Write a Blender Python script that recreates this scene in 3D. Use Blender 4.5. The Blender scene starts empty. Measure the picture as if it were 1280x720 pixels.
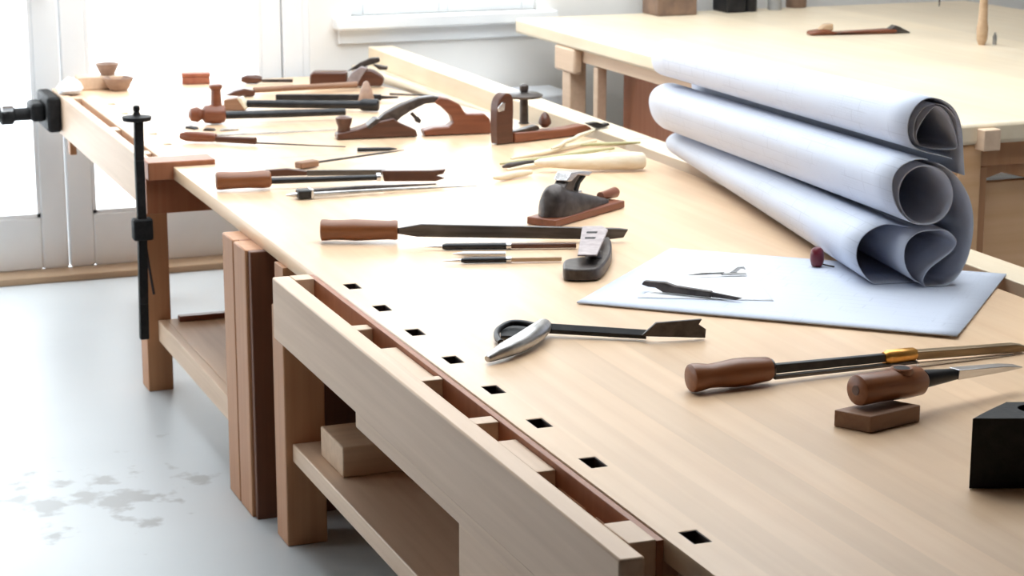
import bpy, bmesh, math, random
from mathutils import Vector, Matrix
random.seed(7)
S = bpy.context.scene
COL = S.collection
# ------------------------------------------------------------------ camera geometry (used to survey the place)
F = 2600.0
PITCH = math.atan(610 / F)
YAW = -math.atan(-1031 / F * math.cos(PITCH))
ZT = .76                                             # height of the main workbench top
HC = ZT + 1.086
C0 = Vector((0, 0, HC))
_fh = Vector((math.sin(YAW), math.cos(YAW), 0))
_R = Vector((math.cos(YAW), -math.sin(YAW), 0))
_FW = _fh * math.cos(PITCH) + Vector((0, 0, -math.sin(PITCH)))
_U = _fh * math.sin(PITCH) + Vector((0, 0, math.cos(PITCH)))
def ray(x, y): return _FW + _R * ((x - 640) / F) - _U * ((y - 360) / F)
def at(x, y, z=ZT):
    r = ray(x, y); return C0 + r * ((z - HC) / r.z)
def atX(x, y, X):
    r = ray(x, y); return C0 + r * (X / r.x)
def atY(x, y, Y):
    r = ray(x, y); return C0 + r * (Y / r.y)

# ------------------------------------------------------------------ materials
def mat(name, base, rough=.5, metal=0., spec=.5, coat=0.):
    m = bpy.data.materials.new(name); m.use_nodes = True
    b = m.node_tree.nodes['Principled BSDF']
    b.inputs['Base Color'].default_value = (*base, 1)
    b.inputs['Roughness'].default_value = rough
    b.inputs['Metallic'].default_value = metal
    b.inputs['Specular IOR Level'].default_value = spec
    b.inputs['Coat Weight'].default_value = coat
    return m
def nd(m, t, **k):
    n = m.node_tree.nodes.new(t)
    for a, v in k.items():
        if a in n.inputs.keys(): n.inputs[a].default_value = v
        else: setattr(n, a, v)
    return n
def ramp(m, stops):
    r = nd(m, 'ShaderNodeValToRGB'); e = r.color_ramp.elements
    while len(e) < len(stops): e.new(.5)
    for i, (p, c) in enumerate(stops):
        e[i].position = p; e[i].color = (*c, 1)
    return r
def noisy(name, c1, c2, scale=(8, 8, 8), rough=.5, metal=0., detail=5, bump=0., spec=.5, lo=.35, hi=.65, coat=0.):
    m = mat(name, c1, rough, metal, spec, coat); L = m.node_tree.links; b = m.node_tree.nodes['Principled BSDF']
    tc = nd(m, 'ShaderNodeTexCoord'); mp = nd(m, 'ShaderNodeMapping'); mp.inputs['Scale'].default_value = scale
    n = nd(m, 'ShaderNodeTexNoise'); n.inputs['Scale'].default_value = 1; n.inputs['Detail'].default_value = detail
    n.inputs['Distortion'].default_value = .4
    r = ramp(m, [(lo, c1), (hi, c2)])
    L.new(tc.outputs['Object'], mp.inputs[0]); L.new(mp.outputs[0], n.inputs['Vector'])
    L.new(n.outputs['Fac'], r.inputs[0]); L.new(r.outputs[0], b.inputs['Base Color'])
    if bump:
        bp = nd(m, 'ShaderNodeBump'); bp.inputs['Strength'].default_value = bump; bp.inputs['Distance'].default_value = .002
        L.new(n.outputs['Fac'], bp.inputs['Height']); L.new(bp.outputs[0], b.inputs['Normal'])
    return m
def wood(name, c1, c2, axis='Y', fine=40, long=1.6, rough=.45, bump=.15, spec=.5, boards=0., coat=0.):
    sc = [fine] * 3; sc['XYZ'.index(axis)] = long
    m = noisy(name, c1, c2, tuple(sc), rough, 0, 6, bump, spec, .25, .78, coat)
    if boards:
        L = m.node_tree.links; b = m.node_tree.nodes['Principled BSDF']
        tc = nd(m, 'ShaderNodeTexCoord'); sx = nd(m, 'ShaderNodeSeparateXYZ')
        L.new(tc.outputs['Object'], sx.inputs[0])
        mu = nd(m, 'ShaderNodeMath', operation='MULTIPLY'); mu.inputs[1].default_value = 1 / boards
        L.new(sx.outputs['X' if axis != 'X' else 'Y'], mu.inputs[0])
        fl = nd(m, 'ShaderNodeMath', operation='FLOOR'); L.new(mu.outputs[0], fl.inputs[0])
        wn = nd(m, 'ShaderNodeTexWhiteNoise', noise_dimensions='1D'); L.new(fl.outputs[0], wn.inputs['W'])
        mr = nd(m, 'ShaderNodeMapRange'); mr.inputs[3].default_value = .93; mr.inputs[4].default_value = 1.05
        L.new(wn.outputs['Value'], mr.inputs[0])
        n2 = nd(m, 'ShaderNodeTexNoise'); n2.inputs['Scale'].default_value = 2.2; n2.inputs['Detail'].default_value = 4
        L.new(tc.outputs['Object'], n2.inputs['Vector'])
        mr2 = nd(m, 'ShaderNodeMapRange'); mr2.inputs[1].default_value = .3; mr2.inputs[2].default_value = .7; mr2.inputs[3].default_value = .9; mr2.inputs[4].default_value = 1.04
        L.new(n2.outputs['Fac'], mr2.inputs[0])
        m3 = nd(m, 'ShaderNodeMath', operation='MULTIPLY'); L.new(mr.outputs[0], m3.inputs[0]); L.new(mr2.outputs[0], m3.inputs[1])
        old = b.inputs['Base Color'].links[0].from_socket
        vm = nd(m, 'ShaderNodeVectorMath', operation='SCALE'); L.new(old, vm.inputs[0]); L.new(m3.outputs[0], vm.inputs['Scale'])
        L.new(vm.outputs[0], b.inputs['Base Color'])
    return m
M = {}
M['top'] = wood('oiled maple top', (.68, .455, .28), (.78, .56, .37), 'Y', 30, 1.2, .34, .05, .5, .085)
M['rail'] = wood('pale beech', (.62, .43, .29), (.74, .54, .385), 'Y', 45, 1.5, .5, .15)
M['railx'] = wood('pale beech cross grain', (.62, .43, .29), (.74, .54, .385), 'X', 45, 1.5, .5, .15)
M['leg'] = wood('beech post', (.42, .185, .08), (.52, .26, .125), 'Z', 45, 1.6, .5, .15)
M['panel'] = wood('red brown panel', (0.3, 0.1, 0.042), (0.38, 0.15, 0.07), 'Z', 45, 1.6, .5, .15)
M['block'] = wood('pine offcut', (.56, .38, .24), (.70, .50, .34), 'X', 40, 1.5, .55, .15)
M['handle'] = wood('turned cherry handle', (0.19, 0.062, 0.02), (0.27, 0.1, 0.037), 'X', 90, 5, .36, .05, .5)
M['plane'] = wood('dark rosewood', (0.06, 0.02, 0.01), (0.11, 0.038, 0.02), 'X', 80, 5, .35, .1, .5)
M['planered'] = wood('red brown tool wood', (0.15, 0.042, 0.018), (0.23, 0.075, 0.034), 'X', 80, 5, .38, .1, .5)
M['tan'] = wood('tan tool wood', (.40, .26, .15), (.55, .38, .24), 'X', 80, 5, .45, .1)
M['offcut'] = wood('brown offcut', (.22, .11, .06), (.31, .17, .10), 'X', 60, 4, .55, .2)
M['stick'] = wood('peeled stick', (0.66, 0.57, 0.4), (0.8, 0.72, 0.56), 'X', 90, 4, .6, .2)
M['green'] = wood('greenish bark', (.30, .29, .13), (.55, .50, .28), 'X', 90, 4, .6, .2)
M['canvas'] = noisy('raw shaped blank', (.72, .62, .46), (.82, .74, .6), (20, 60, 60), .7, bump=.2)
M['black'] = noisy('blackened steel', (.010, .010, .012), (.022, .021, .023), (30, 30, 30), .42, .3, bump=.15)
M['cast'] = noisy('black cast iron', (.006, .006, .007), (.014, .013, .013), (60, 60, 60), .6, 0, bump=.5, spec=.25)
M['steel'] = noisy('worn dark steel', (.07, .062, .06), (.13, .12, .115), (6, 60, 60), .36, .75, bump=.1)
M['irongrey'] = noisy('grey brown iron', (.045, .036, .033), (.085, .07, .064), (40, 40, 40), .4, .5, bump=.15)
M['bright'] = noisy('bright steel', (.62, .62, .63), (.78, .78, .8), (10, 80, 80), .25, .9)
M['pewter'] = noisy('brushed grey alloy', (.34, .33, .32), (.52, .51, .5), (25, 25, 25), .32, .8, bump=.1)
M['mauve'] = noisy('grey mauve plate', (.30, .25, .25), (.42, .36, .36), (40, 40, 40), .45, .35)
M['brass'] = noisy('orange brass ferrule', (.58, .26, .05), (.70, .36, .09), (60, 60, 60), .3, .7)
M['brownsteel'] = noisy('bronzed blade', (.20, .135, .075), (.33, .235, .14), (8, 80, 80), .35, .6)
M['redplast'] = mat('dark red lacquer', (.13, .012, .02), .3)
M['redbox'] = noisy('orange red cardboard', (.30, .085, .045), (.38, .13, .07), (30, 30, 30), .6)
M['clay'] = noisy('brown turned bowl', (.30, .19, .14), (.38, .25, .18), (30, 30, 60), .55)
M['white'] = noisy('white paint', (.80, .81, .82), (.84, .85, .855), (4, 4, 4), .45)
M['wallpaint'] = noisy('off white wall paint', (.80, .775, .74), (.84, .82, .785), (3, 3, 3), .85, bump=.05)
M['sillwood'] = wood('oak threshold', (.42, .28, .17), (.52, .37, .24), 'X', 50, 2, .5, .1)
M['crate'] = noisy('white crate', (.74, .77, .82), (.80, .83, .88), (6, 6, 6), .55)
M['holeshade'] = noisy('dark mortise shade', (.022, .010, .007), (.04, .018, .012), (30, 30, 30), .7)  # dark colour stands in for the shade down in the dog holes
M['walnut'] = wood('dark walnut panel', (.10, .030, .010), (.16, .052, .020), 'Z', 45, 1.6, .5, .1)
M['maple'] = wood('pale maple top', (.80, .65, .46), (.86, .73, .55), 'Y', 30, 1.2, .38, .05, .5, .12)
M['orange'] = wood('orange pine', (.70, .40, .20), (.80, .50, .28), 'X', 30, 1.5, .5, .1)
M['ceil'] = noisy('brown timber ceiling', (.16, .11, .08), (.22, .16, .12), (2, 20, 2), .8)
M['rear'] = noisy('dark clay plaster', (.07, .055, .045), (.10, .08, .065), (3, 3, 3), .9)
M['ground'] = noisy('pale paving', (.74, .75, .77), (.82, .83, .85), (2, 2, 2), .8)
M['rust'] = noisy('brown leather case', (.16, .10, .07), (.24, .15, .1), (20, 20, 20), .6)
M['greyfab'] = noisy('grey tin', (.3, .3, .3), (.4, .4, .39), (10, 10, 10), .5)
M['cord'] = mat('dark twine', (.03, .02, .02), .8)

def glass_mat():
    m = bpy.data.materials.new('window glass'); m.use_nodes = True
    n = m.node_tree.nodes; n.clear(); L = m.node_tree.links
    o = n.new('ShaderNodeOutputMaterial'); mx = n.new('ShaderNodeMixShader'); t = n.new('ShaderNodeBsdfTransparent')
    g = n.new('ShaderNodeBsdfGlossy'); g.inputs['Roughness'].default_value = .02
    mx.inputs[0].default_value = .06
    t.inputs[0].default_value = (.97, .985, .99, 1)
    L.new(t.outputs[0], mx.inputs[1]); L.new(g.outputs[0], mx.inputs[2]); L.new(mx.outputs[0], o.inputs[0])
    return m
M['glass'] = glass_mat()

def paper_mat(name, lines):
    m = mat(name, (.55, .59, .69), .55, 0, .35); L = m.node_tree.links; b = m.node_tree.nodes['Principled BSDF']
    uv = nd(m, 'ShaderNodeTexCoord')
    mp = nd(m, 'ShaderNodeMapping'); mp.inputs['Scale'].default_value = (5, 9, 1)
    br = nd(m, 'ShaderNodeTexBrick'); br.offset = .37; br.squash = 1.6; br.squash_frequency = 3
    br.inputs['Mortar Size'].default_value = .009; br.inputs['Scale'].default_value = 1.0
    br.inputs['Mortar Smooth'].default_value = 0
    br.inputs['Color1'].default_value = (0, 0, 0, 1); br.inputs['Color2'].default_value = (0, 0, 0, 1); br.inputs['Mortar'].default_value = (1, 1, 1, 1)
    br2 = nd(m, 'ShaderNodeTexBrick'); br2.offset = .6
    br2.inputs['Scale'].default_value = 4.3; br2.inputs['Mortar Size'].default_value = .02
    br2.inputs['Color1'].default_value = (0, 0, 0, 1); br2.inputs['Color2'].default_value = (0, 0, 0, 1); br2.inputs['Mortar'].default_value = (.6, .6, .6, 1)
    ns = nd(m, 'ShaderNodeTexNoise'); ns.inputs['Scale'].default_value = .9; ns.inputs['Detail'].default_value = 1
    r1 = ramp(m, [(.45, (0, 0, 0)), (.56, (1, 1, 1))]); r2 = ramp(m, [(.50, (0, 0, 0)), (.60, (1, 1, 1))])
    n2 = nd(m, 'ShaderNodeTexNoise'); n2.inputs['Scale'].default_value = 1.7
    L.new(uv.outputs['UV'], mp.inputs[0])
    for t in (br, br2, ns, n2): L.new(mp.outputs[0], t.inputs['Vector'])
    L.new(ns.outputs['Fac'], r1.inputs[0]); L.new(n2.outputs['Fac'], r2.inputs[0])
    a = nd(m, 'ShaderNodeMath', operation='MULTIPLY'); c = nd(m, 'ShaderNodeMath', operation='MULTIPLY'); s = nd(m, 'ShaderNodeMath', operation='MAXIMUM')
    L.new(br.outputs['Color'], a.inputs[0]); L.new(r1.outputs[0], a.inputs[1])
    L.new(br2.outputs['Color'], c.inputs[0]); L.new(r2.outputs[0], c.inputs[1])
    L.new(a.outputs[0], s.inputs[0]); L.new(c.outputs[0], s.inputs[1])
    k = nd(m, 'ShaderNodeMath', operation='MULTIPLY'); k.inputs[1].default_value = lines; L.new(s.outputs[0], k.inputs[0])
    mx = nd(m, 'ShaderNodeMixRGB'); mx.inputs[1].default_value = (.55, .59, .69, 1); mx.inputs[2].default_value = (.25, .27, .34, 1)
    L.new(k.outputs[0], mx.inputs[0]); L.new(mx.outputs[0], b.inputs['Base Color'])
    return m
M['plan'] = paper_mat('plan paper with faint drawing', .3)
M['paper'] = paper_mat('plain plan paper', .0)
M['sheet'] = paper_mat('flat plan sheet', .22)
M['notepaper'] = mat('white note paper', (.80, .81, .84), .6)

def floor_mat():
    m = mat('smooth grey concrete', (.5, .53, .55), .42, 0, .5); L = m.node_tree.links; b = m.node_tree.nodes['Principled BSDF']
    tc = nd(m, 'ShaderNodeTexCoord')
    n1 = nd(m, 'ShaderNodeTexNoise'); n1.inputs['Scale'].default_value = 1.1; n1.inputs['Detail'].default_value = 5
    n2 = nd(m, 'ShaderNodeTexNoise'); n2.inputs['Scale'].default_value = 9; n2.inputs['Detail'].default_value = 5
    r1 = ramp(m, [(.3, (.54, .575, .60)), (.7, (.61, .645, .665))])
    L.new(tc.outputs['Object'], n1.inputs['Vector']); L.new(tc.outputs['Object'], n2.inputs['Vector'])
    L.new(n1.outputs['Fac'], r1.inputs[0])
    # worn stain: a patch around one spot of the floor, broken up by noise
    p = at(115, 620, 0)
    d = nd(m, 'ShaderNodeVectorMath', operation='DISTANCE'); d.inputs[1].default_value = (p.x, p.y, 0)
    L.new(tc.outputs['Object'], d.inputs[0])
    mr = nd(m, 'ShaderNodeMapRange'); mr.inputs[1].default_value = .05; mr.inputs[2].default_value = .62; mr.inputs[3].default_value = .135; mr.inputs[4].default_value = -.16
    L.new(d.outputs['Value'], mr.inputs[0])
    ad = nd(m, 'ShaderNodeMath', operation='ADD'); L.new(n2.outputs['Fac'], ad.inputs[0]); L.new(mr.outputs[0], ad.inputs[1])
    r2 = ramp(m, [(.575, (0, 0, 0)), (.66, (1, 1, 1))]); L.new(ad.outputs[0], r2.inputs[0])
    mx = nd(m, 'ShaderNodeMixRGB'); mx.inputs[2].default_value = (.385, .395, .40, 1)
    L.new(r2.outputs[0], mx.inputs[0]); L.new(r1.outputs[0], mx.inputs[1]); L.new(mx.outputs[0], b.inputs['Base Color'])
    return m
M['floor'] = floor_mat()

# ------------------------------------------------------------------ mesh helpers
class MB:
    def __init__(self): self.bm = bmesh.new()
    def _faces(self, vs, fs):
        v = [self.bm.verts.new(p) for p in vs]
        for f in fs:
            try: self.bm.faces.new([v[i] for i in f])
            except ValueError: pass
    def box(self, x0, x1, y0, y1, z0, z1):
        self._faces([(x0,y0,z0),(x1,y0,z0),(x1,y1,z0),(x0,y1,z0),(x0,y0,z1),(x1,y0,z1),(x1,y1,z1),(x0,y1,z1)],
                    [(3,2,1,0),(4,5,6,7),(0,1,5,4),(1,2,6,5),(2,3,7,6),(3,0,4,7)])
        return self
    def prism_xz(self, pts, y0, y1, taper=1.0):         # outline in x,z pushed along y
        n = len(pts)
        cx = sum(p[0] for p in pts)/n; cz = sum(p[1] for p in pts)/n
        vs = [(p[0], y0, p[1]) for p in pts] + [(cx+(p[0]-cx)*taper, y1, cz+(p[1]-cz)*taper) for p in pts]
        self._faces(vs, [tuple(range(n)), tuple(range(2*n-1, n-1, -1))] + [(i, n+i, n+(i+1) % n, (i+1) % n) for i in range(n)])
        return self
    def prism_xy(self, pts, z0, z1):
        n = len(pts)
        vs = [(p[0], p[1], z0) for p in pts] + [(p[0], p[1], z1) for p in pts]
        self._faces(vs, [tuple(range(n)), tuple(range(n, 2*n))] + [(i, (i+1) % n, n+(i+1) % n, n+i) for i in range(n)])
        return self
    def tube(self, path, rad, seg=12, flat=1.0, closed=False):
        path = [Vector(p) for p in path]; n = len(path)
        if not hasattr(rad, '__len__'): rad = [rad]*n
        rings = []
        for i, p in enumerate(path):
            if closed: t = path[(i+1) % n] - path[i-1]
            else: t = path[min(i+1, n-1)] - path[max(i-1, 0)]
            t.normalize()
            up = Vector((0,0,1)) if abs(t.z) < .9 else Vector((0,1,0))
            a = t.cross(up).normalized(); b = a.cross(t).normalized()
            rings.append([self.bm.verts.new(p + a*rad[i]*math.cos(2*math.pi*k/seg) + b*rad[i]*flat*math.sin(2*math.pi*k/seg)) for k in range(seg)])
        for i in range(n if closed else n-1):
            A, B = rings[i], rings[(i+1) % n]
            for k in range(seg): self.bm.faces.new((A[k], A[(k+1) % seg], B[(k+1) % seg], B[k]))
        if not closed:
            self.bm.faces.new(rings[0][::-1]); self.bm.faces.new(rings[-1])
        return self
    def lathe_x(self, prof, seg=28, y=0, z=0, fz=1.0):  # profile (x, r) turned about the x axis
        rings = [[self.bm.verts.new((x, y + r*math.cos(2*math.pi*k/seg), z + fz*r*math.sin(2*math.pi*k/seg))) for k in range(seg)] for x, r in prof]
        for A, B in zip(rings, rings[1:]):
            for k in range(seg): self.bm.faces.new((A[k], A[(k+1) % seg], B[(k+1) % seg], B[k]))
        self.bm.faces.new(rings[0][::-1]); self.bm.faces.new(rings[-1]); return self
    def lathe_z(self, prof, seg=28, x=0, y=0):          # profile (z, r)
        rings = [[self.bm.verts.new((x + r*math.cos(2*math.pi*k/seg), y + r*math.sin(2*math.pi*k/seg), z)) for k in range(seg)] for z, r in prof]
        for A, B in zip(rings, rings[1:]):
            for k in range(seg): self.bm.faces.new((A[k], A[(k+1) % seg], B[(k+1) % seg], B[k]))
        self.bm.faces.new(rings[0][::-1]); self.bm.faces.new(rings[-1]); return self
    def build(self, name, m, parent=None, bevel=0., smooth=40, loc=None):
        bmesh.ops.recalc_face_normals(self.bm, faces=self.bm.faces)
        me = bpy.data.meshes.new(name); self.bm.to_mesh(me); self.bm.free()
        return link(name, me, m, parent, bevel, smooth, loc)
def link(name, me, m, parent=None, bevel=0., smooth=40, loc=None):
    me.materials.clear(); me.materials.append(m)
    if smooth:
        me.shade_smooth(); me.set_sharp_from_angle(angle=math.radians(smooth))
    o = bpy.data.objects.new(name, me); COL.objects.link(o)
    if parent: o.parent = parent
    if loc is not None: o.location = loc
    if bevel:
        b = o.modifiers.new('soft edge', 'BEVEL'); b.width = bevel; b.segments = 2; b.limit_method = 'ANGLE'; b.angle_limit = math.radians(35)
    return o
def plate(outer, holes, z0, z1):                        # flat outline with holes, given a thickness (mesh data)
    cu = bpy.data.curves.new('outline', 'CURVE'); cu.dimensions = '2D'; cu.fill_mode = 'BOTH'
    for loop in [outer] + holes:
        sp = cu.splines.new('POLY'); sp.points.add(len(loop)-1); sp.use_cyclic_u = True
        for p, q in zip(sp.points, loop): p.co = (q[0], q[1], 0, 1)
    cu.extrude = (z1-z0)/2
    ob = bpy.data.objects.new('outline', cu); COL.objects.link(ob)
    bpy.context.view_layer.update()
    me = bpy.data.meshes.new_from_object(ob.evaluated_get(bpy.context.evaluated_depsgraph_get()))
    bpy.data.objects.remove(ob); bpy.data.curves.remove(cu)
    me.transform(Matrix.Translation((0, 0, (z0+z1)/2)))
    b = bmesh.new(); b.from_mesh(me); bmesh.ops.remove_doubles(b, verts=b.verts, dist=1e-5); bmesh.ops.recalc_face_normals(b, faces=b.faces)
    b.to_mesh(me); b.free()
    return me
def tag(o, label, cat, group=None, kind=None):
    if label: o['label'] = label
    if cat: o['category'] = cat
    if group: o['group'] = group
    if kind: o['kind'] = kind
    return o
def thing(name, label, cat, loc=(0,0,0), rz=0, group=None):
    o = bpy.data.objects.new(name, None); COL.objects.link(o); o.empty_display_size = .05
    o.location = loc; o.rotation_euler = (0, 0, rz)
    return tag(o, label, cat, group)
def struct(o): o['kind'] = 'structure'; return o
def curve(pts, n=6, closed=False):                      # Catmull-Rom through points (any dimension)
    P = [tuple(p) for p in pts]; out = []
    N = len(P)
    for i in range(N if closed else N-1):
        g = lambda k: P[(i+k) % N] if closed else P[min(max(i+k, 0), N-1)]
        p0, p1, p2, p3 = g(-1), g(0), g(1), g(2)
        for s in range(n):
            t = s/n
            out.append(tuple(.5*((2*b)+(c-a)*t+(2*a-5*b+4*c-d)*t*t+(3*b-a-3*c+d)*t**3) for a, b, c, d in zip(p0, p1, p2, p3)))
    if not closed: out.append(P[-1])
    return out
class Side:
    """Local frame of a tool lying between two surveyed points; converts readings on its upright centre plane to x,z."""
    def __init__(s, p0, p1, z=ZT):
        a, b = at(*p0, z), at(*p1, z)
        s.o = a; s.d = (b-a); s.L = s.d.length; s.d.normalize(); s.rz = math.atan2(s.d.y, s.d.x)
        s.n = Vector((-s.d.y, s.d.x, 0)); s.o = s.o + Vector((0, 0, .001))
    def q(s, x, y):
        r = ray(x, y); t = (s.o - C0).dot(s.n) / r.dot(s.n); w = C0 + r*t - s.o
        return (w.dot(s.d), max(w.z, .001))
    def Q(s, pts): return [s.q(*p) for p in pts]
    def g(s, x, y, z=None):                             # a reading on the ground plane (z above) -> local x,y
        w = at(x, y, s.o.z if z is None else s.o.z + z) - s.o
        return (w.dot(s.d), w.dot(s.n))
    def thing(s, name, label, cat, group=None): return thing(name, label, cat, s.o, s.rz, group)

# ------------------------------------------------------------------ the room
WY = 8.2
XL, XR, YB, ZC = -3.2, 6.8, -2.2, 3.0
struct(MB().box(XL-.2, XR+.2, YB-.2, WY+.2, -.1, 0).build('floor', M['floor'], smooth=0))
SKX0, SKX1, SKY0, SKY1 = .8, 4.0, 3.5, 7.95  # unseen skylight, added to light the bench from above
k = MB()
k.box(XL-.2, XR+.2, YB-.2, SKY0, ZC, ZC+.16); k.box(XL-.2, XR+.2, SKY1, WY+.2, ZC, ZC+.16)
k.box(XL-.2, SKX0, SKY0, SKY1, ZC, ZC+.16); k.box(SKX1, XR+.2, SKY0, SKY1, ZC, ZC+.16)
struct(k.build('ceiling', M['ceil'], smooth=0))
k = MB()
for i in range(5):
    x = SKX0 + (SKX1-SKX0)*i/4; k.box(max(SKX0, x-.03), min(SKX1, x+.03), SKY0, SKY1, ZC+.02, ZC+.12)
w = struct(k.build('window_6', M['white'], smooth=0))
MB().box(SKX0, SKX1, SKY0, SKY1, ZC+.125, ZC+.131).build('glass_pane', M['glass'], w, smooth=0)
struct(MB().box(XR, XR+.2, YB-.2, WY+.2, 0, ZC).build('wall_right', M['wallpaint'], smooth=0))
struct(MB().box(XL-.2, XR+.2, YB-.2, YB, 0, ZC).build('wall_rear', M['rear'], smooth=0))
g = MB(); g.box(-40, 40, WY+.2, 60, -.14, -.06); g.box(-60, XL-.2, -20, WY+.2, -.14, -.06)
struct(g.build('ground_outside', M['ground'], smooth=0))
# back wall with openings: french doors X .33..2.20, window X 2.47..3.27, further window left X -2.4..-.2
DX0, DX1, DZ = .33, 2.21, 2.25
WX0, WX1, WZ0, WZ1 = 2.46, 3.28, .985, 2.25
EX0, EX1 = -2.6, -.2
b = MB()
b.box(XL, EX0, WY, WY+.16, 0, ZC); b.box(EX0, EX1, WY, WY+.16, 0, .5); b.box(EX0, EX1, WY, WY+.16, 2.25, ZC)
b.box(EX1, DX0, WY, WY+.16, 0, ZC); b.box(DX0, DX1, WY, WY+.16, DZ, ZC)
b.box(DX1, WX0, WY, WY+.16, 0, ZC); b.box(WX0, WX1, WY, WY+.16, 0, WZ0); b.box(WX0, WX1, WY, WY+.16, WZ1, ZC)
b.box(WX1, XR, WY, WY+.16, 0, ZC)
struct(b.build('wall_back', M['wallpaint'], smooth=0))
# left wall: three tall windows
b = MB(); LW = [(5.7, 7.6)]
ys = [YB] + [v for w in LW for v in w] + [WY]
for i in range(0, len(ys), 2): b.box(XL-.16, XL, ys[i], ys[i+1], 0, ZC)
for y0, y1 in LW: b.box(XL-.16, XL, y0, y1, 0, .45); b.box(XL-.16, XL, y0, y1, 2.6, ZC)
struct(b.build('wall_left', M['rear'], smooth=0))
def portal(loc, rot, sx, sy):
    l = bpy.data.lights.new('daylight', 'AREA'); l.shape = 'RECTANGLE'; l.size = sx; l.size_y = sy; l.cycles.is_portal = True
    o = bpy.data.objects.new('daylight', l); COL.objects.link(o); o.location = loc; o.rotation_euler = rot
for i, (y0, y1) in enumerate(LW):
    f = MB()
    for a, c in ((y0, y0+.07), (y1-.07, y1), ((y0+y1)/2-.04, (y0+y1)/2+.04)): f.box(XL-.12, XL-.04, a, c, .45, 2.6)
    for a, c in ((.45, .52), (2.53, 2.6)):
        f.box(XL-.12, XL-.04, y0+.07, (y0+y1)/2-.04, a, c); f.box(XL-.12, XL-.04, (y0+y1)/2+.04, y1-.07, a, c)
    w = struct(f.build('window_%d' % (i+2), M['white'], smooth=0))
    MB().box(XL-.085, XL-.079, y0+.06, y1-.06, .5, 2.55).build('glass_pane', M['glass'], w, smooth=0)
    portal((XL-.2, (y0+y1)/2, 1.525), (0, -math.pi/2, 0), 2.15, y1-y0)
portal(((DX0+DX1)/2, WY+.2, DZ/2), (-math.pi/2, 0, 0), DX1-DX0, DZ)
portal(((WX0+WX1)/2, WY+.2, (WZ0+WZ1)/2), (-math.pi/2, 0, 0), WX1-WX0, WZ1-WZ0)
portal(((SKX0+SKX1)/2, (SKY0+SKY1)/2, ZC+.2), (0, 0, 0), SKX1-SKX0, SKY1-SKY0)
portal(((EX0+EX1)/2, WY+.2, 1.375), (-math.pi/2, 0, 0), EX1-EX0, 1.75)
# doors
def door(i, x0, x1, st0, st1):
    f = MB(); y0, y1 = WY+.0, WY+.055
    f.box(x0, x0+st0, y0, y1, .03, DZ-.05); f.box(x1-st1, x1, y0, y1, .03, DZ-.05)
    f.box(x0+st0, x1-st1, y0, y1, .03, .24); f.box(x0+st0, x1-st1, y0, y1, DZ-.15, DZ-.05)
    o = struct(f.build('door_%d' % i, M['white'], bevel=.006))
    gl = MB().box(x0+st0-.005, x1-st1+.005, y0+.022, y0+.028, .235, DZ-.145).build('glass_pane', M['glass'], o, smooth=0)
    bd = MB()                                           # glazing bead
    for a, c, d, e in ((x0+st0, x0+st0+.014, .24, DZ-.15), (x1-st1-.014, x1-st1, .24, DZ-.15)): bd.box(a, c, y0+.003, y0+.02, d, e)
    bd.box(x0+st0, x1-st1, y0+.003, y0+.02, .24, .254)
    bd.build('glazing_bead', M['white'], o, smooth=0)
    return o
d1 = door(1, DX0+.04, 1.272, .1, .102)
d2 = door(2, 1.278, DX1-.045, .098, .085)
h = MB(); h.tube([(1.225, WY-.0, 1.12), (1.225, WY-.05, 1.12), (1.13, WY-.055, 1.12)], .009); h.build('door_handle', M['bright'], d1)
f = MB(); f.box(DX0, DX0+.04, WY-.02, WY+.1, 0, DZ); f.box(DX1-.042, DX1+.04, WY-.02, WY+.1, 0, DZ); f.box(DX0+.04, DX1-.042, WY-.02, WY+.1, DZ-.05, DZ+.0)
f.box(DX1+.04, DX1+.07, WY-.008, WY, 0, DZ+.08)
struct(f.build('trim_1', M['white'], bevel=.006))
struct(MB().box(-.2, 2.6, WY-.13, WY+.02, 0, .028).build('trim_2', M['sillwood'], bevel=.004))
# window over the radiator wall
f = MB()
for a, c in ((WX0, WX0+.06), (WX1-.06, WX1), ((WX0+WX1)/2-.02, (WX0+WX1)/2+.02)): f.box(a, c, WY+.03, WY+.09, WZ0, WZ1)
for a, c in ((WZ0, WZ0+.05), (WZ1-.06, WZ1)):
    f.box(WX0+.06, (WX0+WX1)/2-.02, WY+.03, WY+.09, a, c); f.box((WX0+WX1)/2+.02, WX1-.06, WY+.03, WY+.09, a, c)
w = struct(f.build('window_1', M['white'], bevel=.004))
MB().box(WX0+.05, WX1-.05, WY+.057, WY+.063, WZ0+.04, WZ1-.05).build('glass_pane', M['glass'], w, smooth=0)
MB().box(WX0-.08, WX1+.07, WY-.07, WY+.03, .935, .985).build('window_sill', M['white'], w, bevel=.008)
MB().box(WX0-.06, WX1+.05, WY-.022, WY-.001, .875, .935).build('sill_apron', M['white'], w, bevel=.004)
f = MB()
for a, c in ((EX0, EX0+.07), (EX1-.07, EX1), (-1.44, -1.36)): f.box(a, c, WY+.03, WY+.09, .5, 2.25)
for a, c in ((.5, .57), (2.18, 2.25)):
    f.box(EX0+.07, -1.44, WY+.03, WY+.09, a, c); f.box(-1.36, EX1-.07, WY+.03, WY+.09, a, c)
w = struct(f.build('window_5', M['white'], smooth=0))
MB().box(EX0+.06, EX1-.06, WY+.057, WY+.063, .56, 2.19).build('glass_pane', M['glass'], w, smooth=0)
struct(MB().box(2.28, XR, WY-.02, WY, 0, .12).build('baseboard_back', M['white'], bevel=.004))

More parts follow.
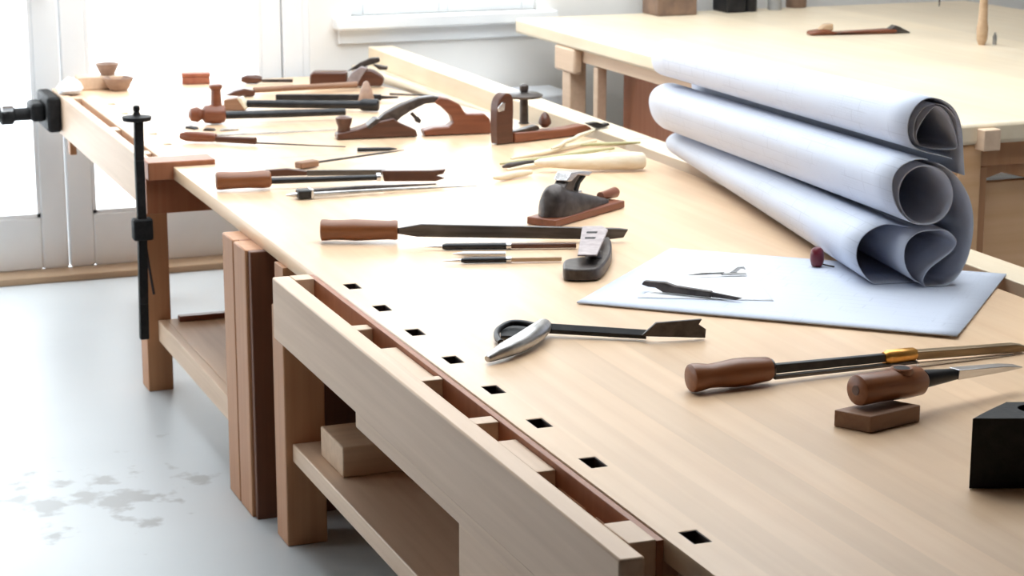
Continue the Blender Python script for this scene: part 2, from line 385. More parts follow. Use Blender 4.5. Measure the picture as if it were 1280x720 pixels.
# ------------------------------------------------------------------ the main workbench
B = thing('workbench', 'long pale wooden workbench in the foreground covered with hand tools and paper rolls', 'workbench', (2.0, 4.0, 0))
bo = Vector((2.0, 4.0, 0))
def bp(mb, name, m, root=None, bevel=.003, label=None):
    o = mb.build(name, m, root or B, bevel, 40)
    rt = root or B
    o.location = -rt.location
    if label: o['label'] = label
    return o
TY0, TY1 = 1.55, 6.232
hy = [4.467, 4.241, 4.013, 3.777, 3.546, 3.313, 3.07, 2.68, 2.45, 2.22]
holes = [[(1.316, y-.029), (1.348, y-.029), (1.348, y+.029), (1.316, y+.029)] for y in hy]
me = plate([(1.287, TY0), (2.70, TY0), (2.70, TY1), (1.42, TY1), (1.42, 6.19), (1.287, 6.19)], holes, ZT-.038, ZT)
o = link('tabletop', me, M['top'], B, 0, 0); o.location = -bo
for y in hy:                                            # near-black inserts that paint the shade inside the dog holes
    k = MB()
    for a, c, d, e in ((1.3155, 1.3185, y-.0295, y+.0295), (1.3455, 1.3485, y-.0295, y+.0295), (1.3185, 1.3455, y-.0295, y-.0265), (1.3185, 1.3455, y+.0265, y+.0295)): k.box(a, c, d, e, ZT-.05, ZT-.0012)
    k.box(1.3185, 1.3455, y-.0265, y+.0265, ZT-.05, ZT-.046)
    bp(k, 'dog_hole_shade', M['holeshade'], bevel=0)
bp(MB().box(2.775, 2.88, 1.55, 6.16, ZT-.12, ZT+.002), 'back_rail', M['maple'])
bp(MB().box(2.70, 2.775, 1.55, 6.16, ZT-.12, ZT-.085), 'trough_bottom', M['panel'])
# front apron with its row of spacer blocks
AY0, AY1 = 2.63, 4.625
bp(MB().box(1.184, 1.226, AY0, AY1, ZT-.147, ZT), 'apron_board', M['rail'], bevel=.004)
bp(MB().box(1.272, 1.2845, AY0+.06, AY1, ZT-.147, ZT-.002), 'apron_liner', M['panel'], bevel=.001)  # pale wood strip; its red brown paints light bouncing inside the trough
for y0, y1, zt in ((4.575, 4.625, .0), (4.12, 4.16, -.012), (3.69, 3.955, -.012), (3.665, 3.69, -.004), (3.36, 3.40, -.004), (3.09, 3.275, -.012), (2.69, 2.785, 0.)):
    bp(MB().box(1.226, 1.272, y0, y1, ZT-.13, ZT+zt), 'spacer_block', M['rail'], bevel=.002)
k = MB(); k.box(1.226, 1.272, 3.275, 3.36, ZT-.1, ZT-.05); bp(k, 'spacer_block', M['rail'], bevel=.002)
k = MB(); k.box(1.226, 1.272, 4.16, 4.575, ZT-.13, ZT-.075); bp(k, 'trough_bottom', M['rail'], bevel=.002)
k = MB(); k.box(1.226, 1.272, 2.785, 3.665, ZT-.145, ZT-.13); k.box(1.226, 1.272, 3.955, 4.12, ZT-.145, ZT-.13); bp(k, 'trough_bottom', M['panel'], bevel=0)
bp(MB().box(1.20, 1.262, 1.9, 4.02, ZT-.195, ZT-.147), 'lower_rail', M['rail'])
# posts
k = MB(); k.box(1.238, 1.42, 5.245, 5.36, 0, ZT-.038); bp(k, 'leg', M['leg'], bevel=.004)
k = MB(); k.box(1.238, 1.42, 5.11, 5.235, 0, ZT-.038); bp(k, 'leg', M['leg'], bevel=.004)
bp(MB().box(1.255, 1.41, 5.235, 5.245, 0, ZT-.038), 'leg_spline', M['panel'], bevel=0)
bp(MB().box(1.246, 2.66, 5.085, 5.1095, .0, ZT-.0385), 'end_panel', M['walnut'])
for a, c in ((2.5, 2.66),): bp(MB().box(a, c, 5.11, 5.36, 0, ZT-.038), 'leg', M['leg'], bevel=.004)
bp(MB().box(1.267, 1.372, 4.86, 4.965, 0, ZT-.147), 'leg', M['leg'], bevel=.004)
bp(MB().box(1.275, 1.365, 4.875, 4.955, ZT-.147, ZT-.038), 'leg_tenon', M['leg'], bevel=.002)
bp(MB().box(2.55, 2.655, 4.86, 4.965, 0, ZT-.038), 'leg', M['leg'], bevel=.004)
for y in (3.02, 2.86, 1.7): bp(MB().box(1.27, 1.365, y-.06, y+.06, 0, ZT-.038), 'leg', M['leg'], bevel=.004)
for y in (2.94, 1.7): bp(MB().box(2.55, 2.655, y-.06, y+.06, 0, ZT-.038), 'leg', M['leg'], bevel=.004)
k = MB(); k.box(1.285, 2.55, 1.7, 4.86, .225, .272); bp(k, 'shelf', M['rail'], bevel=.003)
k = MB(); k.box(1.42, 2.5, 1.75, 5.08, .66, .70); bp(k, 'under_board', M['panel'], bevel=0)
k = MB(); k.box(1.29, 2.35, 5.37, 6.395, .195, .235); bp(k, 'shelf', M['rail'], bevel=.003)
k = MB(); k.box(1.262, 1.2895, 5.37, 6.395, .165, .235); bp(k, 'shelf_rail', M['rail'], bevel=.003)
# what lies under it
s = tag(MB().box(0, .5, 0, .19, 0, .076).build('wood_block', M['block'], None, .004), 'thick pale timber block lying on the lower shelf under the workbench apron', 'timber block'); s.location = (1.325, 4.55, .2725)
p = atX(520, 672, 1.3)
s = thing('storage_box', 'plain pale plywood box standing upright on the workbench lower shelf near its front edge', 'box', (1.3, 3.66, .2725))
MB().box(0, .40, -.42, 0, .012, .27).build('carcass', M['rail'], s, .003)
MB().box(-.0, .40, -.42, 0, 0, .012).build('base', M['panel'], s, .001)
MB().box(-.008, .408, -.428, .008, .27, .288).build('lid', M['rail'], s, .003)

# ------------------------------------------------------------------ the second bench end to end behind it
ZF = ZT
B2 = thing('workbench', 'workbench with a black vise, standing behind the foreground bench by the glass doors', 'workbench', (1.9, 7.2, 0))
r2 = dict(root=B2)
me = plate([(1.30, 6.30), (1.42, 6.30), (1.42, 6.235), (2.69, 6.235), (2.37, 8.1), (1.30, 8.1)], [[(1.345, y-.025), (1.375, y-.025), (1.375, y+.025), (1.345, y+.025)] for y in (6.62, 6.85, 7.1, 7.35, 7.6)], ZF-.04, ZF)
o = link('tabletop', me, M['top'], B2, 0, 0); o.location = -B2.location
bp(MB().box(1.218, 1.25, 6.30, 8.08, ZF-.148, ZF+.004), 'apron_board', M['rail'], **r2)
bp(MB().box(1.284, 1.30, 6.30, 7.97, ZF-.148, ZF), 'apron_liner', M['rail'], **r2)
for y0, y1, zt in ((7.8, 7.97, 0), (7.02, 7.09, -.006), (6.5, 6.56, -.006), (6.30, 6.40, 0)): bp(MB().box(1.25, 1.284, y0, y1, ZF-.13, ZF+zt), 'spacer_block', M['rail'], bevel=.002, **r2)
bp(MB().box(1.25, 1.284, 6.40, 7.8, ZF-.14, ZF-.045), 'trough_bottom', M['panel'], bevel=0, **r2)
bp(MB().box(1.21, 2.5, 6.235, 6.30, ZF-.15, ZF-.0405), 'end_board', M['panel'], bevel=.002, **r2)
bp(MB().box(1.21, 1.418, 6.195, 6.30, ZF-.04, ZF+.016), 'end_cleat', M['panel'], bevel=.003, **r2)
def skew(me):                                           # the far rail climbs a little and draws in towards the windows
    for v in me.vertices:
        t = (v.co.y-6.17)/1.93; v.co.x -= .275*t; v.co.z += .108*t
k = MB(); k.box(2.775, 2.88, 6.17, 8.1, ZF-.10, ZF+.002)
o = bp(k, 'back_rail', M['maple'], **r2); skew(o.data)
me = plate([(2.772, 6.75), (2.774, 8.1), (2.705, 8.1)], [[(2.742, y-.05), (2.762, y-.05), (2.762, y+.05), (2.742, y+.05)] for y in (7.5, 7.85)], ZF-.10, ZF-.07); skew(me)
o = link('slotted_ledge', me, M['maple'], B2, 0, 0); o.location = -B2.location
for x, y in ((1.225, 6.40), (2.36, 6.40), (1.452, 7.6), (2.3, 7.6)): bp(MB().box(x, x+.08, y, y+.1, 0, ZF-.0405 if x > 1.3 else ZF-.15), 'leg', M['leg'], bevel=.003, **r2)
bp(MB().box(1.22, 1.245, 7.72, 7.76, ZF-.2, ZF-.149), 'bracket', M['leg'], bevel=.003, **r2)
# tail vise
v = MB(); v.box(1.165, 1.217, 7.86, 8.12, ZF-.135, ZF+.0); v.box(1.115, 1.167, 7.92, 8.06, ZF-.1, ZF-.03)
vz = bp(v, 'vise_jaw', M['cast'], bevel=.012, **r2); vz['label'] = 'black cast iron vise jaw'
v = MB().lathe_x([(1.0, .025), (1.01, .038), (1.05, .038), (1.06, .025), (1.12, .025)], 20, 7.98, ZF-.075)
v.tube([(.95, 7.98, ZF-.075), (1.1, 7.98, ZF-.075)], .015); 
o = v.build('vise_screw', M['cast'], vz); 
v = MB().tube([(1.02, 7.98-.1, ZF-.03), (1.02, 7.98+.1, ZF-.11)], .010); v.lathe_x([(1.0, .018), (1.04, .018)], 12, 7.88, ZF-.03)
o = v.build('vise_bar', M['bright'], vz)

# things on the far bench -------------------------------------------------
def bowl(loc, r, h, label):
    k = MB().lathe_z([(0, r*.55), (h*.25, r*.7), (h*.9, r), (h, r), (h, r*.92), (h*.3, r*.6), (h*.2, r*.3)], 32)
    o = k.build('bowl', M['clay']); o.location = loc
    return tag(o, label, 'bowl', None)
s = tag(MB().box(-.13, .05, -.045, .045, .001, .05).build('wood_board', M['rail'], None, .004), 'pale offcut board under the smallest bowl at the far bench end', 'board'); s.location = (1.44, 8.05, ZF)
q = at(119, 93, ZF+.0505); bowl((1.43, 8.05, ZF+.0505), .045, .045, 'smallest brown bowl, resting on the pale board at the far bench end')
q = at(147, 112, ZF); bowl((q.x, q.y-.025, ZF+.0005), .058, .05, 'brown bowl standing directly on the far bench top near its slotted front rail')
q = at(245, 104, ZF)
s = thing('small_box', 'small orange red box standing alone on the far bench before the glass door', 'box', (q.x, q.y, ZF+.0005), -.2)
MB().box(-.054, .054, -.035, .035, 0, .028).build('tray', M['redbox'], s, .003); MB().box(-.056, .056, -.037, .037, .0285, .043).build('lid', M['redbox'], s, .003)
# crumpled polishing rags by the vise
k = MB()
q = at(52, 98, ZF+.004)
k.lathe_z([(0, .055), (.015, .065), (.035, .05), (.055, .02)], 18)
for vtx in k.bm.verts:
    n = random.uniform(.78, 1.15); vtx.co.x *= n*.8; vtx.co.y *= n; vtx.co.z *= random.uniform(.8, 1.1)
o = tag(k.build('cotton_rag', M['notepaper'], None, 0, 80), 'crumpled white rag lying over the vise corner of the far bench', 'rag'); o.location = (1.262, 7.92, ZF+.0065)

# bar clamp hanging on the near corner of the far bench
c0 = atY(172, 195, 6.2)
cl = thing('bar_clamp', 'tall black bar clamp with flat round head at the far bench corner', 'clamp', (1.155, 6.19, .26))
def cz(y): return atY(175, y, 6.19).z - .26
cx = lambda x, y: atY(x, y, 6.19).x - 1.155
k = MB()
pth = [(cx(180.5, 424), 0, cz(424)), (cx(179.5, 380), 0, cz(380)), (cx(177.5, 285), 0, cz(285)), (cx(174, 200), 0, cz(200)), (cx(173, 152), 0, cz(152))]
for a, c in zip(pth, pth[1:]):
    k._faces([(a[0]-.0135, -.012, a[2]), (a[0]+.0135, -.012, a[2]), (a[0]+.0135, .012, a[2]), (a[0]-.0135, .012, a[2]), (c[0]-.0135, -.012, c[2]), (c[0]+.0135, -.012, c[2]), (c[0]+.0135, .012, c[2]), (c[0]-.0135, .012, c[2])], [(3,2,1,0),(4,5,6,7),(0,1,5,4),(1,2,6,5),(2,3,7,6),(3,0,4,7)])
k.build('bar', M['cast'], cl, .002)
hx = cx(171, 148); hz = cz(152)
MB().lathe_z([(hz, .018), (hz+.004, .042), (hz+.016, .044), (hz+.02, .012), (hz+.03, .009)], 24, hx).build('round_head', M['cast'], cl)
MB().lathe_z([(hz+.03, .007), (hz+.036, .011), (hz+.047, .010), (hz+.05, .004)], 14, hx).build('knob', M['cast'], cl)
gx = cx(178, 286)
MB().box(gx-.03, gx+.03, -.022, .022, cz(300), cz(273)).build('sliding_collar', M['cast'], cl, .006)
k = MB().tube([(cx(183, 302), .02, cz(302)), (cx(188, 335), .022, cz(335)), (cx(195, 372), .03, cz(372))], .004, 6); k.build('tightening_cord', M['cord'], cl)
o = tag(MB().box(0, .34, 0, .03, 0, .018).build('wood_strip', M['planered'], None, .002), 'thin reddish wooden strip lying on the low shelf between the two benches', 'wood strip'); q = at(199, 391, .236); o.location = (1.32, 6.34, .2355)

# ------------------------------------------------------------------ right-hand bench in the background
ZR = .968
B3 = thing('workbench', 'tall blurred workbench with an empty pale top along the right of the room', 'workbench', (4.2, 6.5, 0))
r3 = dict(root=B3)
bp(MB().box(3.12, 5.3, 4.9, 8.05, ZR-.062, ZR), 'tabletop', M['maple'], bevel=.012, **r3)
bp(MB().box(3.16, 3.20, 5.02, 7.50, ZR-.115, ZR-.062), 'apron', M['rail'], **r3)
bp(MB().box(3.2, 5.2, 4.93, 4.97, ZR-.13, ZR-.062), 'apron', M['leg'], **r3)
bp(MB().box(3.13, 3.2, 7.48, 7.56, 0, ZR-.062), 'leg', M['rail'], bevel=.004, **r3)
bp(MB().box(3.12, 3.16, 7.42, 7.62, ZR-.16, ZR-.062), 'bracket', M['rail'], bevel=.01, **r3)
bp(MB().box(3.16, 3.2, 7.28, 7.32, .0, ZR-.12), 'leg', M['rail'], bevel=.004, **r3)
bp(MB().box(3.235, 3.31, 4.91, 5.0, 0, ZR-.062), 'leg', M['orange'], bevel=.004, **r3)
bp(MB().box(3.31, 3.345, 4.93, 5.0, 0, ZR-.13), 'stile', M['leg'], bevel=.004, **r3)
for x, y in ((5.15, 4.95), (5.15, 7.9)): bp(MB().box(x, x+.09, y, y+.09, 0, ZR-.062), 'leg', M['leg'], bevel=.004, **r3)
bp(MB().box(3.28, 3.31, 5.02, 7.3, .14, ZR-.064), 'side_panel', M['panel'], bevel=0, **r3)
k = MB(); bp(MB().box(3.345, 5.15, 4.965, 4.99, .15, .785), 'end_panel', M['orange'], bevel=.003, **r3)
bp(MB().prism_xz([(3.345, .80), (3.40, .815), (3.5, .79), (5.15, .79), (5.15, .838), (3.345, .838)], 4.94, 4.985), 'drawer_rail', M['leg'], bevel=.002, **r3)
o = bp(MB().box(3.285, 3.34, 4.865, 4.93, ZR-.075, ZR-.015), 'stop_block', M['rail'], bevel=.003, **r3)
o = thing('storage_crate', 'white crate on the floor against the wall beneath the end of the right bench', 'crate', (3.02, 8.02, 0))
MB().box(-.3, .3, -.14, .14, 0, .62).build('crate_body', M['crate'], o, .008); MB().box(-.31, .31, -.15, .15, .62, .665).build('lid', M['crate'], o, .008)
# things on it
sd = Side((1010, 44), (1133, 41), ZR)
t = sd.thing('hand_plane', 'small brown hand plane lying alone on the empty right bench', 'plane')
MB().prism_xz(sd.Q([(1010, 44), (1012, 39), (1028, 36), (1045, 40), (1060, 39), (1108, 36), (1118, 36), (1118, 41), (1075, 44)]), -.03, .03).build('stock', M['planered'], t, .006)
MB().prism_xz(sd.Q([(1022, 37), (1030, 30), (1040, 29), (1040, 38)]), -.018, .018).build('horn', M['tan'], t, .005)
MB().prism_xz(sd.Q([(1110, 36.5), (1117, 31), (1123, 33), (1136, 40), (1118, 41)]), -.02, .02).build('iron', M['steel'], t, .002)
def jar(px, py, r, h, m, label, name='storage_tin', cat='tin'):
    q = at(px, py, ZR); o = thing(name, label, cat, (q.x, q.y, ZR))
    MB().lathe_z([(0, r*.95), (.006, r), (h*.86, r), (h*.9, r*.9)], 24).build('body', m, o); MB().lathe_z([(h*.9, r*.93), (h*.91, r*1.03), (h, r*1.03), (h*1.005, r*.9)], 24).build('lid', M['black'], o)
    return o
def crate(x0, x1, py, d, h, m, label, name, cat):
    a, c = at(x0, py, ZR), at(x1, py, ZR); o = thing(name, label, cat, (a.x, min(a.y, 8.05-d), ZR)); w = c.x-a.x
    MB().box(0, w, 0, d, 0, h*.72).build('body', m, o, .006); MB().box(-.003, w+.003, -.003, d, h*.72+.002, h).build('lid', m, o, .006)
    MB().box(w/2-.02, w/2+.02, -.012, -.003, h*.66, h*.8).build('latch', M['steel'], o, .002)
    return o
crate(770, 826, 9, .16, .22, M['rust'], 'brown wooden case at the far edge of the right bench, left of the dark case', 'tool_case', 'case')
crate(877, 905, 10, .14, .26, M['black'], 'black case at the far edge of the right bench, between brown case and tins', 'tool_case', 'case')
jar(852, 10, .045, .2, M['greyfab'], 'grey tin with dark lid between the brown case and the black case')
jar(936, 14, .034, .2, M['black'], 'black tin standing on the right bench, right of the black case')
jar(968, 12, .03, .19, M['greyfab'], 'slim grey tin standing on the right bench just right of the black tin')
jar(995, 9, .045, .2, M['rust'], 'brown tin, rightmost of the tins along the far edge of the right bench')
# upright mallet handle and thin peg standing at the far right
q = at(1227, 56, ZR)
o = thing('standing_mallet', 'brown wooden mallet standing upright on the right bench at the photo edge', 'mallet', (q.x, q.y, ZR))
MB().lathe_z([(0, .012), (.02, .02), (.06, .022), (.09, .017), (.2, .014), (.3, .016)], 16).build('handle', M['tan'], o)
MB().box(-.075, .075, -.045, .045, .3005, .40).build('head', M['planered'], o, .01)
q = at(1243, 56, ZR)
o = tag(MB().lathe_z([(0, .007), (.03, .008), (.04, .004), (.045, .0035)], 12).build('steel_peg', M['pewter']), 'short grey steel peg standing beside the upright mallet on the right bench', 'peg'); o.location = (q.x, q.y, ZR)
q = at(1174, 8, ZR)
o = thing('marking_awl', 'dark marking awl stuck upright in the right bench top far back', 'awl', (q.x, q.y, ZR))
MB().lathe_z([(0, .002), (.05, .005)], 10).build('spike', M['steel'], o); MB().lathe_z([(.05, .009), (.07, .014), (.12, .013), (.14, .006)], 14).build('handle', M['black'], o)

# holdfast on the ledge of the far bench
q = at(648, 128, ZF+.03); q = Vector((2.60, atX(655, 126, 2.60).y, ZF+.001))
o = thing('holdfast', 'black screw holdfast with a flat round head at the back rail of the far bench', 'holdfast', q)
px = .974*(378)/1.086/1.0
MB().lathe_z([(0, .02), (.004, .015), (.085, .0145)], 16).build('stem', M['irongrey'], o)
MB().lathe_z([(.0855, .02), (.09, .062), (.098, .066), (.106, .05), (.109, .016)], 28).build('disc', M['irongrey'], o)
MB().lathe_z([(.109, .012), (.118, .015), (.13, .015), (.136, .007)], 16).build('knob', M['irongrey'], o)

# ------------------------------------------------------------------ hand tools
TURN = [(0, .80), (.012, .95), (.05, 1.0), (.13, .96), (.24, .84), (.36, .88), (.55, 1.0), (.72, .99), (.88, .9), (.97, .86), (1, .8)]
def handle(t, x0, x1, r, z, m=None, prof=TURN, name='handle'):
    return MB().lathe_x([(x0+(x1-x0)*a, r*c) for a, c in prof], 30, 0, z).build(name, m or M['handle'], t)
# -- long gouge at the right with a brass ring
sd = Side((862, 491), (1278, 440))
t = sd.thing('gouge', 'long gouge with turned wooden handle and orange brass ring lying flat behind the propped chisel', 'gouge')
L = sd.L; hx1 = sd.g(960, 478)[0]
handle(t, 0, hx1, .0275, .0275)
MB().lathe_x([(hx1-.004, .019), (hx1+.006, .019), (hx1+.008, .012)], 20, 0, .0275).build('collar', M['steel'], t)
fx = sd.g(1105, 460)[0]; fx2 = sd.g(1140, 455)[0]
k = MB(); k.prism_xz([(hx1+.006, .018), (fx, .014), (fx, .030), (hx1+.006, .036)], -.007, .007); k.build('upper_shaft', M['black'], t, .002)
k = MB(); k.prism_xz([(hx1+.006, .008), (fx2, .005), (fx2, .012), (hx1+.006, .016)], -.014, -.002); k.build('lower_shaft', M['steel'], t, .002)
MB().lathe_x([(fx-.004, .011), (fx+.004, .015), (fx2-.004, .014), (fx2+.004, .010)], 18, 0, .022).build('brass_ring', M['brass'], t)['label'] = 'orange brass ring'
k = MB(); k.prism_xz([(fx2, .012), (L, .002), (L, .014), (L*.97, .019), (fx2, .029)], -.011, .011); k.build('blade', M['brownsteel'], t, .002)
k = MB(); k.prism_xz([(fx2, .001), (L*.96, .0005), (fx2, .008)], -.018, -.008); k.build('cutting_edge', M['bright'], t)
# -- chisel propped on a block
P1, P2, P3 = at(1042, 533), at(1088, 542), at(1150, 527); P4 = P1+P3-P2
n12 = (P2-P1).normalized(); n23 = (P3-P2).normalized()
cen = (P1+P2+P3+P4)/4
poly = [P1, P2, P3, P4]
o = tag(MB().prism_xy([((p-cen).x, (p-cen).y) for p in poly], 0, .031).build('wood_block', M['offcut'], None, .002), 'small dark brown wooden block propping up the handle of a chisel', 'wood block'); o.location = cen
a = at(1070, 488, ZT+.031+.0335); bpt = at(1272, 457, ZT+.048)
d = bpt-a; Lc = d.length; t = thing('chisel', 'short chisel with fat wooden handle propped on a small brown block', 'chisel', a)
t.rotation_euler = (0, -math.asin(d.z/Lc), math.atan2(d.y, d.x))
hr = .0285; h1 = Lc*.40
# handle with a bored eye
ho = MB().lathe_x([(0, .021), (.003, .027), (.012, hr), (.06, .0272), (h1*.7, hr*1.0), (h1*.93, hr*.92), (h1, hr*.6)], 32).build('handle', M['handle'], t)
MB().lathe_x([(-.0012, .009), (.0005, .009)], 20).build('end_pin', M['plane'], t)
ex = h1*.66
k = MB()
for r0, zz in ((.0165, hr*.80), (.0165, hr*1.09), (.0125, hr*1.09), (.0105, hr*.78)): pass
k.lathe_z([(hr*.6, .021), (hr*.98, .021), (hr*1.06, .019), (hr*1.04, .0155)], 26, ex); k.build('bored_eye', M['handle'], t)
MB().lathe_z([(hr*1.03, .0152), (hr*1.045, .0152)], 26, ex).build('eye_shade', M['cast'], t)  # black disc drawn for the shade inside the bored eye
MB().lathe_x([(h1, .017), (h1+.01, .0165), (h1+.16*Lc*.9, .0125), (h1+.3*Lc*.82, .009)], 20, 0, .002).build('shaft', M['black'], t, 0)
bx = h1+.24*Lc
k = MB(); k.prism_xz([(bx-.02, -.006), (Lc*.90, -.004), (Lc, -.0015), (Lc, .0005), (Lc*.9, .006), (bx-.02, .013)], -.013, .013); k.build('blade', M['bright'], t, .001)
# -- black block at the right edge
p0 = at(1212, 611); dr = (at(1285, 613)-p0).normalized(); dr = (_R*1).normalized()
dv = at(1257, 492, ZT+.122) - at(1216, 512, ZT+.122)
t = thing('iron_block', 'black cast iron block with a hole in its top at the right photo edge', 'iron block', p0)
loc = lambda u, v: (dr.x*u + dv.x*v, dr.y*u + dv.y*v)
hc = loc(.062, .60)
p0.z += .001
t.location = p0
out = curve([loc(.012, 0), loc(.11, .0), loc(.24, .0), loc(.252, .05), loc(.252, .9), loc(.24, 1), loc(.12, 1.0), loc(.012, 1), loc(0, .9), loc(0, .07)], 4, True)
me = plate(out, [[(hc[0]+.022*math.cos(a*math.pi/12), hc[1]+.022*math.sin(a*math.pi/12)) for a in range(24)]], 0, .118)
bb = link('casting', me, M['cast'], t, .006, 40)
MB().prism_xy([loc(.02, .08), loc(.23, .08), loc(.23, .92), loc(.02, .92)], .001, .03).build('core', M['cast'], t)
MB().prism_xy([loc(-.004, .2), loc(0.0, .2), loc(0.0, .85), loc(-.004, .85)], .02, .06).build('side_lug', M['cast'], t)

# -- drawknife-like spatula with grey lever handle
sd = Side((640, 436), (884, 424))
t = sd.thing('hooked_scraper', 'hooked scraper with bright grey lever handle, dark loop and fishtail blade, near the dog holes', 'scraper')
G = lambda x, y, z: (*sd.g(x, y, z), z)
pts = [G(609, 449, .010), G(618, 444, .014), G(632, 437, .019), G(648, 430, .02), G(663, 421, .023), G(674, 413, .024), G(680, 407, .02)]
k = MB().tube(curve(pts, 4), [.006 + .016*math.sin(math.pi*min(i/24*.75+.02, 1)) for i in range(25)], 14, .9); k.build('lever_handle', M['pewter'], t)
lp = curve([G(671, 408, .018), G(655, 404, .02), G(637, 404, .018), G(623, 412, .014), G(621, 421, .010), G(626, 428, .009)], 5)
MB().tube(lp, .0065, 10).build('loop', M['black'], t)
fl = [G(668, 410, .001), G(655, 406, .001), G(638, 406, .001), G(625, 413, .001), G(626, 424, .001), G(645, 424, .001), G(664, 416, .001)]
MB().prism_xy([(p[0], p[1]) for p in fl], .004, .008).build('loop_web', M['cast'], t)
a, c = G(678, 410, .016), G(808, 418, .012)
k = MB().tube([a, c], [.0115, .0105], 4, 1.0); k.build('shaft', M['black'], t, .001)
k = MB().prism_xz(sd.Q([(802, 419), (820, 403), (877, 398.5), (873, 405), (882, 411), (881, 422), (806, 420)]), -.004, .004); ob = k.build('fishtail_blade', M['irongrey'], t, .001)
# -- big rasp
sd = Side((401, 303), (785, 303))
t = sd.thing('rasp', 'large rasp with turned brown handle lying across the middle of the bench', 'rasp'); L = sd.L
hx1 = sd.q(497, 290)[0]
handle(t, 0, hx1, .0275, .031, prof=[(0, .8), (.012, .98), (.06, 1.0), (.14, .93), (.28, .93), (.45, 1.0), (.7, .93), (.88, .88), (.97, .93), (1, .88)])
MB().prism_xz([(hx1, .022), (hx1+.05, .014), (L*.93, .007), (L*.985, .012), (L, .033), (L*.97, .036), (hx1+.06, .047), (hx1, .036)], -.006, .006).build('blade', M['steel'], t, .002)
MB().box(L*.2, L*.24, -.005, .005, 0.0, .004).build('rest_strip', M['tan'], t) if False else None
# -- clamp head over the rasp
sd = Side((703, 348), (765, 300))
t = sd.thing('clamp_head', 'dark curved clamp handle with grey mauve slotted plate lying over the rasp tip', 'clamp')
hp = [(748, 316), (762, 311), (764, 330), (752, 348), (738, 352), (712, 352), (704, 349), (706, 340), (722, 337), (740, 333)]
k = MB().prism_xy([sd.g(*p) for p in curve(hp, 3, True)], .0005, .030); k.build('curved_handle', M['irongrey'], t, .008)
pl = [(728, 283.5), (753, 283), (760, 288), (752, 306), (746, 319), (722, 319)]
k = MB().prism_xy([sd.g(*p, .052) for p in pl], .049, .054); k.build('slotted_plate', M['mauve'], t, .0015)
for yy in (290, 297):
    k = MB().prism_xy([sd.g(*p, .053) for p in ((733.5-(yy-290)*.3, yy), (747-(yy-290)*.3, yy), (746-(yy-290)*.3, yy+2), (733-(yy-290)*.3, yy+2))], .0541, .0546); k.build('slot', M['cast'], t)
k = MB(); pq = sd.g(742, 322, .03); k.lathe_z([(.030, .02), (.047, .018)], 14, pq[0], pq[1]); k.build('pivot', M['irongrey'], t)
# -- marking knives under the rasp
def knife(p0, p1, label, xs, hm, bm, r=.008):
    sd = Side(p0, p1); t = sd.thing('marking_knife', label, 'knife', 'marking knives beside the rasp'); L = sd.L
    a, c = xs
    MB().lathe_x([(0, .001), (a*L*.6, .0035), (a*L, .004)], 10, 0, r).build('point', M['bright'], t)
    MB().lathe_x([(a*L, r*.7), (a*L+.01, r), (c*L, r)], 14, 0, r).build('grip', hm, t)
    MB().lathe_x([(c*L, r*1.05), (c*L+.012, r*1.05)], 14, 0, r).build('ring', M['bright'], t)
    MB().box(c*L+.012, L, -r*.8, r*.8, r*.3, r*1.7).build('tail', bm, t, .001)
knife((530, 313), (720, 311), 'marking knife lying closest to the rasp blade, dark grip and brown tail', (.12, .54), M['black'], M['plane'])
knife((554, 330), (702, 327.5), 'marking knife lying farthest from the rasp, dark grip and yellowish tail', (.15, .53), M['black'], M['tan'], .007)
sd = Side((566, 321), (632, 321)); t = tag(MB().lathe_x([(0, .0015), (.03, .006), (sd.L, .006)], 12, 0, .006).build('steel_rod', M['bright']), 'short bright steel rod lying between the two marking knives', 'rod'); t.location = sd.o; t.rotation_euler.z = sd.rz
# -- block plane
sd = Side((676, 283), (770, 256))
t = sd.thing('block_plane', 'dark iron block plane with chrome lever and wooden sole, behind the rasp', 'plane'); L = sd.L
MB().box(0, L*.93, -.045, .045, 0, .020).build('sole', M['planered'], t, .003)
def hump():
    k = MB(); rows = []
    for i in range(15):
        u = i/14; x = .012 + u*(L*.78-.012)
        hh = .085*math.sin(math.pi*min(1, .12+u*1.9))**.8 if u < .25 else None
        top = .022 + (.082*math.sqrt(max(0, 1-((u-.2)/.2)**2)) if u < .2 else .082*(1-.86*((u-.2)/.8)**.85))
        w = .043*(math.sqrt(max(.02, 1-((u-.25)/.25)**2)) if u < .25 else 1-.35*((u-.25)/.75))
        rows.append([(x, w*math.cos(a*math.pi/12), .0205 + (top-.0205)*math.sin(a*math.pi/12)**.75) for a in range(13)])
    vs = [p for r in rows for p in r]; n = 13
    fs = [(i*n+j, i*n+j+1, (i+1)*n+j+1, (i+1)*n+j) for i in range(14) for j in range(12)]
    fs += [tuple(range(n)), tuple(range(14*n, 15*n))] + [(i*n, (i+1)*n, (i+1)*n+12, i*n+12) for i in range(14)]
    k._faces(vs, fs); return k
hump().build('body', M['irongrey'], t, 0, 50)
Q = sd.Q
k = MB().prism_xz(Q([(694, 243), (703, 224), (712, 216), (719, 217), (712, 228), (707, 245)]), -.02, .02); k.build('lever', M['irongrey'], t, .004)
k = MB().prism_xz(Q([(700, 226), (705, 215), (724, 213), (733, 214), (728, 219), (714, 218), (706, 226)]), -.022, .022); k.build('lever_cap', M['bright'], t, .003)
k = MB().prism_xz(Q([(706, 243), (714, 240), (722, 237), (722, 241), (712, 246)]), -.016, .016); k.build('wing_nut', M['bright'], t, .003)
k = MB().prism_xz(Q([(716, 238), (720, 226), (728, 218), (730, 220), (723, 229), (720, 239)]), -.008, .008); k.build('cam', M['black'], t, .002)
MB().lathe_x([(L*.78, .012), (L*.85, .012), (L*.98, .0155), (L, .012)], 16, 0, .035).build('rear_knob', M['planered'], t)
